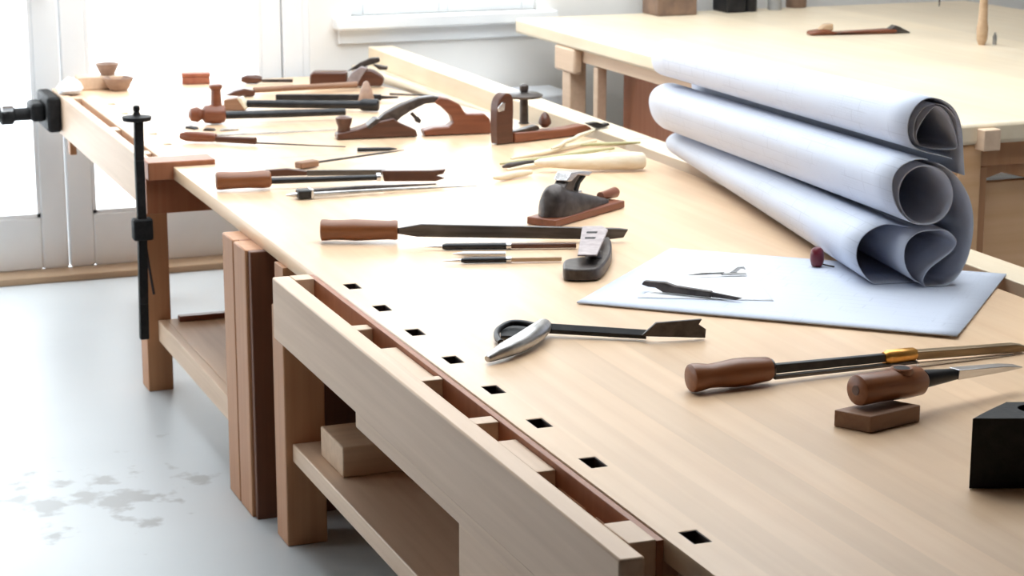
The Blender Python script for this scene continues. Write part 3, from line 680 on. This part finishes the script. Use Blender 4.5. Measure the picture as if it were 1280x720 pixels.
# -- carved blank and loose sticks
sd = Side((668, 216), (806, 213)); L = sd.L
t = tag(MB().lathe_x([(0, .006), (.05*L, .013), (.3*L, .022), (.6*L, .027), (.9*L, .029), (.98*L, .026), (L, .02)], 24, 0, .029, .95).build('carved_blank', M['canvas']), 'fat pale tapered wooden blank lying among thin sticks near the back rail', 'carving'); t.location = sd.o; t.rotation_euler.z = sd.rz
def stick(p0, p1, r, m, label, z=0):
    sd = Side(p0, p1); L = sd.L; path = [(L*i/6, random.uniform(-.004, .004), r + random.uniform(0, .002)) for i in range(7)]
    o = tag(MB().tube(path, [r*.45, r*.8, r, r, r, r*.85, r*.6], 10).build('wood_stick', m), label, 'stick', 'loose sticks around the carved blank'); o.location = sd.o + Vector((0, 0, z)); o.rotation_euler.z = sd.rz
stick((617, 228), (664, 220), .011, M['stick'], 'pale thick split stick pointing out lowest at the left of the pile')
stick((634, 217), (762, 194), .008, M['stick'], 'straight pale stick lying directly behind the fat tapered blank')
stick((626, 209), (768, 189), .007, M['green'], 'greenish thin stick, middle of the stick pile')
stick((640, 203), (745, 180), .008, M['stick'], 'pale stick reaching up towards the low tool wood plane')
stick((628, 213), (668, 207), .009, M['irongrey'], 'short grey dark twig at the left end of the stick pile')
stick((690, 196), (742, 172), .007, M['stick'], 'short pale stick farthest back in the stick pile', .017)
stick((720, 185), (800, 181), .006, M['green'], 'short greenish twig lying right by the back rail')
# -- plow plane with arch
sd = Side((420, 174), (612, 166))
t = sd.thing('plow_plane', 'dark arched plow plane standing in the row of tools, bow shaped handle', 'plane'); Q = sd.Q
MB().prism_xz(Q([(420, 173), (420, 166), (445, 160), (470, 151), (490, 146), (497, 152), (518, 161), (520, 172)]), -.028, .028).build('toe_block', M['plane'], t, .004)
out = Q([(468, 152), (480, 141), (500, 130), (522, 121.5), (540, 119), (550, 121), (548, 127), (530, 129), (512, 138), (500, 146), (494, 152)])
MB().prism_xz(out, -.018, .018).build('arched_handle', M['irongrey'], t, .004)
MB().prism_xz(Q([(541, 127), (548, 120), (558, 122), (572, 129), (580, 141), (603, 140.5), (610, 147), (612, 160), (612, 166), (529, 170), (527, 162), (540, 158), (558, 157), (565, 152), (562, 144), (552, 134)]), -.028, .028).build('heel_block', M['planered'], t, .005)
x0, z0 = sd.q(430, 160)
MB().lathe_z([(z0-.012, .022), (z0+.004, .02), (z0+.02, .026), (z0+.034, .028), (z0+.04, .016)], 18, x0).build('front_knob', M['plane'], t)
MB().prism_xz(Q([(456, 157), (468, 147), (473, 147), (470, 153), (460, 160)]), -.03, .03).build('wedge', M['irongrey'], t, .002)
MB().prism_xz(Q([(518, 147), (522, 145), (526, 150), (524, 154), (519, 152)]), -.012, .012).build('adjuster', M['irongrey'], t, .002)
MB().tube([(sd.q(514, 141)[0], 0, sd.q(514, 141)[1]), (sd.q(522, 150)[0], 0, sd.q(522, 150)[1])], .006, 8).build('adjuster_rod', M['irongrey'], t)
# -- L shaped shoulder plane
sd = Side((618, 181), (742, 166))
t = sd.thing('shoulder_plane', 'L shaped shoulder plane with tall rounded post and reddish base', 'plane'); Q = sd.Q
MB().prism_xz(Q(curve([(618, 180), (617, 160), (618, 130), (624, 118), (630, 115.5), (636, 119), (637.5, 132), (637, 158), (638, 179)], 3)), -.02, .02).build('post', M['plane'], t, .004)
MB().prism_xz(Q([(617, 134), (622, 127), (626, 128), (625, 137), (618, 139)]), -.025, -.0205).build('bright_stud', M['bright'], t, .001)
MB().prism_xz(Q([(638, 165), (700, 160), (727, 155), (733, 158), (733, 167), (700, 172), (638, 178)]), -.026, .026).build('base', M['planered'], t, .004)
MB().prism_xz(Q([(638, 164), (650, 161), (668, 156), (671, 158), (671, 161.5), (640, 165.5)]), -.014, .014).build('iron', M['irongrey'], t, .002)
x0, z0 = sd.q(681, 159)
MB().lathe_z([(z0, .010), (z0+.014, .022), (z0+.026, .02), (z0+.042, .013), (z0+.05, .004)], 16, x0).build('knob', M['plane'], t)
MB().prism_xz(Q([(732, 154), (744, 152), (752, 155), (758, 153), (760, 156), (752, 159), (744, 160)]), -.012, .012).build('wing_screw', M['black'], t, .002)
# -- gouge with handle at left
sd = Side((270, 239), (557, 229))
t = sd.thing('turning_gouge', 'gouge with cigar brown handle and black tip lying at the left bench edge', 'gouge'); L = sd.L
hx1 = sd.q(339, 230)[0]
handle(t, 0, hx1, .0265, .029, prof=[(0, .75), (.015, .93), (.08, 1), (.3, .92), (.6, .9), (.85, .98), (.97, .9), (1, .7)])
MB().lathe_x([(hx1, .009), (L*.7, .008)], 14, 0, .023).build('shaft', M['black'], t)
MB().lathe_x([(L*.695, .012), (L*.712, .012)], 14, 0, .024).build('collar', M['bright'], t)
MB().prism_xz(sd.Q([(477, 213), (540, 212.5), (557, 211), (554, 217), (545, 219), (556, 222.5), (545, 226), (480, 226.5)]), -.008, .008).build('sheath', M['plane'], t, .003)
MB().box(.01, L*.42, -.034, -.022, .0, .0045).build('rest_bar', M['pewter'], t) if False else None
sd = Side((318, 222), (482, 220)); L = sd.L
t = sd.thing('flat_file', 'flat dark file lying directly behind the cigar handled gouge', 'file')
MB().prism_xz([(0, .006), (.03, .016), (.08*L, .022), (.25*L, .026), (.4*L, .018), (.4*L, .004), (.02, .002)], -.008, .008).build('tang_grip', M['plane'], t, .003)
MB().box(.4*L, L, -.007, .007, .003, .019).build('blade', M['steel'], t, .001)
sd = Side((372, 212), (505, 193)); L = sd.L
t = sd.thing('bradawl', 'thin bradawl with short squared brown grip and long needle', 'awl')
MB().box(0, L*.17, -.016, .016, .002, .022).build('grip', M['offcut'], t, .004)
MB().lathe_x([(L*.17, .004), (L*.8, .003), (L, .0012)], 8, 0, .013).build('needle', M['steel'], t)
sd = Side((450, 192), (500, 191)); L = sd.L
o = tag(MB().lathe_x([(0, .007), (L*.8, .006), (L, .002)], 10, 0, .007).build('steel_punch', M['black']), 'short black punch lying across the tip of the bradawl', 'punch'); o.location = sd.o + Vector((0, .03, 0)); o.rotation_euler.z = sd.rz
# -- dividers
sd = Side((358, 250), (596, 234)); L = sd.L
t = sd.thing('dividers', 'steel dividers with two long thin legs and black joint, left of the rasp', 'dividers')
MB().lathe_x([(0, .003), (.04*L, .007), (.07*L, .006)], 12, 0, .012).build('tip', M['bright'], t)
MB().box(.055*L, .12*L, -.02, .02, .002, .026).build('joint', M['black'], t, .004)
MB().box(.118*L, .132*L, -.022, .022, .001, .028).build('joint_ring', M['bright'], t, .002)
k = MB(); g1 = sd.g(388, 246); g2 = sd.g(545, 233.5)
k.tube([(g1[0], .012, .015), (g1[0]*.6+g2[0]*.4, g1[1]*.0+.03, .014), (g2[0], g2[1], .008)], [.0085, .007, .002], 8); k.build('leg', M['irongrey'], t)
k = MB(); k.tube([(g1[0], -.010, .012), (L*.55, -.006, .010), (L, 0, .003)], [.006, .005, .0015], 8); k.build('leg', M['pewter'], t)
# -- screwdriver and rods in the next row
sd = Side((226, 178), (432, 187)); L = sd.L
t = sd.thing('screwdriver', 'slim screwdriver with dark red handle and long needle shank, left side of tool row', 'screwdriver')
MB().lathe_x([(0, .010), (.02, .016), (.1*L, .017), (.2*L, .015), (.22*L, .012)], 18, 0, .02).build('handle', M['planered'], t)
MB().lathe_x([(.22*L, .010), (.46*L, .012), (.465*L, .006)], 14, 0, .015).build('ferrule', M['plane'], t)
MB().lathe_x([(.465*L, .003), (L, .002)], 8, 0, .008).build('shank', M['steel'], t)
sd = Side((268, 171), (420, 164)); o = tag(MB().lathe_x([(0, .004), (sd.L, .002)], 8, 0, .004).build('steel_rod', M['pewter']), 'thin bright steel rod lying just behind the screwdriver', 'rod'); o.location = sd.o; o.rotation_euler.z = sd.rz
for p0, p1, lab, m in (((233, 160), (246, 162), 'leftmost dark metal sliver behind the screwdriver handle', 'black'), ((254, 163), (269, 163.5), 'middle metal sliver behind the screwdriver handle', 'irongrey'), ((275, 164), (298, 162.5), 'longest metal sliver, rightmost of three behind the screwdriver', 'pewter')):
    sd = Side(p0, p1); o = tag(MB().prism_xz([(0, 0), (sd.L, 0), (sd.L*.9, .006), (.01, .008)], -.01, .01).build('metal_sliver', M[m], None, .001), lab, 'scrap', 'metal slivers'); o.location = sd.o; o.rotation_euler.z = sd.rz
# -- round headed mallet on the join of the benches, lying in the row
def zz(p): return ZF if at(*p, ZF).y > 6.3 else ZT
sd = Side((236, 156), (432, 150), ZF); L = sd.L
t = sd.thing('carving_mallet', 'brown round headed mallet with an upright peg and long black handle', 'mallet'); Q = sd.Q
x1 = sd.q(254, 143)[0]; x2 = sd.q(282, 143)[0]
MB().lathe_x([(0, .008), (.008, .022), (.03, .027), (x1-.01, .021), (x1, .016)], 24, 0, .034).build('ball_end', M['planered'], t)
MB().lathe_x([(x1-.004, .018), (x1+.006, .030), (x1+.03, .034), (x2-.02, .034), (x2-.004, .029), (x2, .02)], 26, 0, .034).build('head', M['planered'], t)
xp = sd.q(270, 120)[0]; zp = sd.q(270, 105)[1]
MB().lathe_z([(.06, .019), (.09, .0175), (zp-.02, .0165), (zp-.012, .023), (zp-.004, .023), (zp, .016)], 20, xp).build('peg', M['planered'], t)
MB().lathe_x([(x2, .013), (L*.6, .014), (L, .012)], 16, 0, .028).build('handle', M['black'], t)
# hammer with tan head, black shaft
sd = Side((280, 138), (474, 140), ZF); L = sd.L
t = sd.thing('hammer', 'hammer with cream edged dark head and thick black shaft behind the mallet', 'hammer')
MB().prism_xz(sd.Q([(281, 137), (281, 124), (300, 121), (309, 134), (307, 138)]), -.025, .025).build('head', M['offcut'], t, .004)
MB().prism_xz(sd.Q([(298, 122), (303, 121), (310, 133), (308, 136.5)]), -.027, .027).build('cheek', M['stick'], t, .002)
MB().lathe_x([(sd.q(309, 130)[0], .014), (L*.9, .015)], 16, 0, .024).build('shaft', M['black'], t)
MB().lathe_x([(L*.88, .018), (L*.9, .022), (L*.99, .022), (L, .016)], 16, 0, .024).build('butt_cap', M['black'], t)
sd = Side((345, 127), (498, 127), ZF); L = sd.L
t = sd.thing('iron_bar_file', 'black bar file lying behind the thick black hammer shaft', 'file')
MB().box(0, L*.86, -.010, .010, .004, .026).build('blade', M['black'], t, .002); MB().prism_xz([(L*.86, .008), (L, .012), (L, .018), (L*.86, .022)], -.005, .005).build('tang', M['steel'], t)
q = at(452, 126, ZF)
o = tag(MB().lathe_z([(0, .028), (.01, .03), (.045, .022), (.075, .01), (.08, .004)], 18).build('wooden_cone', M['clay']), 'small pinkish wooden cone standing among the far tool handles', 'cone'); o.location = (q.x, q.y-.06, ZF+.001)
sd = Side((283, 122), (446, 113), ZF); L = sd.L
t = sd.thing('hammer', 'small dark headed hammer with long tan handle, behind the black shafted hammer', 'hammer')
MB().prism_xz(sd.Q([(281, 119), (292, 113), (304, 110), (318, 113), (317, 121), (304, 121)]), -.018, .018).build('head', M['plane'], t, .004)
MB().lathe_x([(sd.q(317, 114)[0], .011), (L*.7, .011), (L, .012)], 14, 0, .022).build('handle', M['offcut'], t)
sd = Side((302, 105), (366, 105), ZF); L = sd.L
t = sd.thing('paring_chisel', 'small dark chisel lying farthest back left of the far plane', 'chisel')
MB().lathe_x([(0, .010), (.02, .018), (.06, .018), (.08, .01)], 14, 0, .018).build('handle', M['plane'], t); MB().box(.08, L, -.008, .008, .006, .018).build('blade', M['irongrey'], t, .001)
# -- far bench plane
sd = Side((388, 109), (486, 109), ZF)
t = sd.thing('bench_plane', 'dark brown bench plane with raised lever at the far end by the window wall', 'plane'); Q = sd.Q
MB().prism_xz(Q([(388, 107), (388, 92), (393, 89), (434, 89), (434, 107)]), -.035, .035).build('body', M['plane'], t, .006)
MB().prism_xz(Q([(430, 107), (440, 90), (452, 82), (460, 84), (452, 96), (446, 107)]), -.03, .03).build('lever_cap', M['mauve'], t, .003)
MB().prism_xz(Q(curve([(444, 107), (450, 92), (462, 86), (476, 93), (480, 100), (477, 107)], 3)), -.026, .026).build('rear_body', M['plane'], t, .006)
MB().prism_xz(Q([(434, 89), (450, 78), (464, 72), (474, 71.5), (475, 77), (466, 80), (452, 84)]), -.012, .012).build('lever', M['irongrey'], t, .003)
MB().prism_xz(Q([(466, 80), (474, 81), (485, 83), (484, 87), (474, 87)]), -.012, .012).build('tail_knob', M['irongrey'], t, .003)
sd = Side((487, 119), (540, 121), ZF); o = tag(MB().lathe_x([(0, .004), (sd.L*.98, .003)], 8, 0, .004).build('steel_rod', M['irongrey']), 'thin dark rod lying behind the arched plow plane', 'rod'); o.location = sd.o; o.rotation_euler.z = sd.rz

# ------------------------------------------------------------------ drawings
SH = .0016
def flat_sheet(name, px, m, label, z0, th=SH, lift=None):
    P = [at(*p, z0) for p in px]; c = sum(P, Vector())/len(P)
    k = MB(); n = 14; bm_ = k.bm; uvl = bm_.loops.layers.uv.new('UVMap')
    A, Bq, Cq, D = P
    grid = [[None]*(n+1) for _ in range(n+1)]
    for i in range(n+1):
        for j in range(n+1):
            u, v = i/n, j/n
            p = (A*(1-u)+Bq*u)*(1-v) + (D*(1-u)+Cq*u)*v
            z = (lift(u, v) if lift else 0)
            grid[i][j] = bm_.verts.new((p.x-c.x, p.y-c.y, z))
    for i in range(n):
        for j in range(n):
            f = bm_.faces.new((grid[i][j], grid[i+1][j], grid[i+1][j+1], grid[i][j+1]))
            for l, (a, b2) in zip(f.loops, ((i, j), (i+1, j), (i+1, j+1), (i, j+1))): l[uvl].uv = (a/n*.7, b2/n*.5)
    o = k.build(name, m, None, 0, 60); o.location = c
    sol = o.modifiers.new('paper', 'SOLIDIFY'); sol.thickness = th; sol.offset = 0
    return tag(o, label, 'paper')
flat_sheet('drawing_sheet', [(721, 378), (1196, 422), (1258, 343), (838, 311)], M['sheet'], 'large white plan sheet spread flat under the paper rolls', ZT+.0046, .003, lambda u, v: .004*max(0, 1-v*3)**2*max(0, u-.2))
flat_sheet('note_sheet', [(797, 372), (967, 376), (932, 333), (858, 340)], M['notepaper'], 'small loose white note sheet under the dark carving knife', ZT+.0072, .001)

near0 = at(1150, 361, ZT+.004); far0 = at(872, 203)
AX = (far0 - near0); AX.z = 0; RL = AX.length; AX.normalize(); PU = Vector((AX.y, -AX.x, 0))
def endp(x, y, off=0.):
    o = near0 + AX*off; r = ray(x, y); t = (o-C0).dot(AX)/r.dot(AX); w = C0+r*t
    return w - AX*((w-near0).dot(AX))                  # profile point in the end plane (axial part removed)
def crop(pts): return [(980+a/3.273, 160+b/3.273) for a, b in pts]
def crop1(pts): return [(800+a/2, 20+b/2) for a, b in pts]
def rolled(name, px, m, parent, off, cpix, fpix, fs, th=.0018, length=RL, flush=0.):
    """loft an end profile to the far end of the roll; paper thickness is real"""
    prof = [endp(*p, off) for p in curve(px, 6)]
    cn = endp(*cpix, off); 
    o2 = far0; r = ray(*fpix); t = (o2-C0).dot(AX)/r.dot(AX); fc = C0+r*t
    fc = fc - AX*((fc-near0).dot(AX))
    k = MB(); uvl = k.bm.loops.layers.uv.new('UVMap'); rows = []
    ln = [0]
    for a, c in zip(prof, prof[1:]): ln.append(ln[-1]+(c-a).length)
    N = 16
    for i in range(N+1):
        u = i/N; rows.append([])
        for p in prof:
            q = cn + (p-cn); f = fc + Vector(((p-cn).x*fs[0], (p-cn).y*fs[0], (p-cn).z*fs[1]))
            w = q*(1-u) + f*u + AX*(off*(1-u) + length*u)
            if w.z < ZT+.0085: w.z = ZT+.0085
            rows[-1].append(k.bm.verts.new(w - parent.location))
    for i in range(N):
        for j in range(len(prof)-1):
            f = k.bm.faces.new((rows[i][j], rows[i][j+1], rows[i+1][j+1], rows[i+1][j]))
            for l, (a, b2) in zip(f.loops, ((i, j), (i, j+1), (i+1, j+1), (i+1, j))): l[uvl].uv = (a/N*length, ln[b2])
    o = k.build(name, m, parent, 0, 60)
    sol = o.modifiers.new('paper', 'SOLIDIFY'); sol.thickness = th; sol.offset = 0
    return o
def arc(cx, cy, rx, ry, a0, a1, n=10, dr=0.):
    return [(cx+(rx-dr*i/n)*math.cos(math.radians(a0+(a1-a0)*i/n)), cy-(ry-dr*i/n)*math.sin(math.radians(a0+(a1-a0)*i/n))) for i in range(n+1)]
rb = thing('rolled_drawing', 'lowest loosely curled plan roll lying on the flat sheet', 'paper roll', near0, 0, 'rolled plans')
rolled('inner_sheet', crop([(565, 640), (520, 610), (492, 545), (500, 475), (545, 430), (610, 418), (665, 420), (705, 460), (688, 500), (640, 540), (595, 575), (570, 615), (575, 645), (600, 656), (650, 650), (705, 612), (745, 545), (766, 470), (774, 400), (770, 335), (754, 278), (724, 224), (690, 184), (655, 158), (628, 145)]), M['paper'], rb, 0, (1160, 318), (870, 179), (.85, .60))
rolled('outer_sheet', crop([(560, 412), (500, 404), (420, 393), (350, 420), (308, 465), (295, 520), (308, 570), (345, 620), (400, 655), (470, 668), (560, 664)]), M['plan'], rb, .05, (1130, 320), (868, 180), (.78, .54))
rm = thing('rolled_drawing', 'middle plan roll with faint drawing, wide round opening, between the two other rolls', 'paper roll', near0 + Vector((0, 0, .12)), 0, 'rolled plans')
rolled('inner_sheet', arc(1156.5, 243.5, 33, 36, 60, 780, 40, -1.5), M['paper'], rm, .0, (1157, 243), (842, 134), (.97, .97))
rolled('outer_sheet', [(1150, 281), (1138, 277), (1124, 264), (1116.5, 246), (1115.5, 226), (1124, 210), (1139, 201), (1152, 199), (1160, 199.5)], M['plan'], rm, -.015, (1157, 241), (842, 134), (.96, .96))
rt = thing('rolled_drawing', 'topmost plan roll with brownish inside and a sheet end hanging at right', 'paper roll', near0 + Vector((0, 0, .26)), 0, 'rolled plans')
rolled('inner_sheet', crop1([(700, 325), (690, 300), (702, 268), (722, 240), (738, 226), (755, 230), (775, 255), (790, 300), (792, 328), (770, 334), (730, 332), (697, 322), (684, 300), (688, 262), (708, 232), (735, 220), (765, 228), (790, 258), (797, 300)]), M['paper'], rt, .015, (1169, 158), (838, 73), (.92, .9))
rolled('outer_sheet', crop1([(811, 398), (809, 365), (807, 330), (805, 290), (795, 250), (775, 222), (745, 207), (715, 207), (690, 225), (674, 252), (669, 285), (676, 315), (695, 333), (725, 343), (755, 350), (780, 357)]), M['plan'], rt, 0, (1168, 158), (838, 73), (.92, .9))

# things on the sheet
sd = Side((803, 363), (930, 377), ZT+.0085)
t = sd.thing('carving_knife', 'dark slender carving knife lying on the plan sheets', 'knife'); Q = sd.Q; L = sd.L
MB().prism_xz(Q([(803, 355), (806, 350.5), (825, 352), (832, 352.5), (845, 357), (890, 364), (890, 372), (845, 368), (830, 366), (820, 359), (811, 358)]), -.007, .007).build('handle', M['irongrey'], t, .002)
MB().prism_xz(Q([(890, 365), (928, 372.5), (920, 375), (890, 371.5)]), -.003, .003).build('blade', M['irongrey'], t, .001)
sd = Side((862, 346), (934, 344), ZT+.009)
t = sd.thing('steel_caliper', 'small bright steel caliper lying on the note sheet behind the carving knife', 'caliper'); Q = sd.Q
MB().prism_xz(Q([(903, 341), (932, 341), (934, 344), (901, 344.5)]), -.006, .006).build('body', M['pewter'], t, .001)
MB().tube([(sd.q(860, 345.5)[0], 0, .003), (sd.q(880, 342)[0], 0, .006), (sd.q(905, 342.5)[0], 0, .006)], [.0015, .004, .004], 8).build('jaw', M['pewter'], t)
MB().prism_xz(Q([(912, 340.5), (922, 333), (930, 333), (932, 337), (926, 336), (920, 340.5)]), -.003, .003).build('thumb_lever', M['pewter'], t, .001)
q = at(1021, 333, ZT+.0065)
t = thing('plumb_weight', 'small dark red weight with a short cord on the sheet beside the lowest roll', 'weight', q)
MB().lathe_z([(0, .009), (.004, .014), (.016, .0165), (.030, .0165), (.040, .014), (.046, .008)], 20).build('weight_body', M['redplast'], t)
MB().tube([(.01, -.003, .006), (.02, -.015, .004), (.03, -.03, .003)], .002, 6).build('cord', M['cord'], t)

# ------------------------------------------------------------------ light, world, camera
W = bpy.data.worlds.new('sky'); S.world = W; W.use_nodes = True
bg = W.node_tree.nodes['Background']; bg.inputs[0].default_value = (.93, .97, 1.0, 1); bg.inputs[1].default_value = 5.0
cam = bpy.data.cameras.new('camera'); co = bpy.data.objects.new('camera', cam); COL.objects.link(co)
cam.sensor_width = 36; cam.lens = 36*F/1280; cam.clip_start = .05
co.location = C0; co.rotation_euler = (math.pi/2 - PITCH, 0, -YAW)
cam.dof.use_dof = True; cam.dof.focus_distance = 4.0; cam.dof.aperture_fstop = 10
S.camera = co
S.cycles.use_denoising = True
S.cycles.max_bounces = 8; S.cycles.diffuse_bounces = 5; S.cycles.transparent_max_bounces = 8
S.cycles.sample_clamp_indirect = 6
S.view_settings.view_transform = 'Standard'; S.view_settings.look = 'None'; S.view_settings.gamma = 1; S.view_settings.exposure = .36
try: S.view_settings.use_curve_mapping = False
except Exception: pass
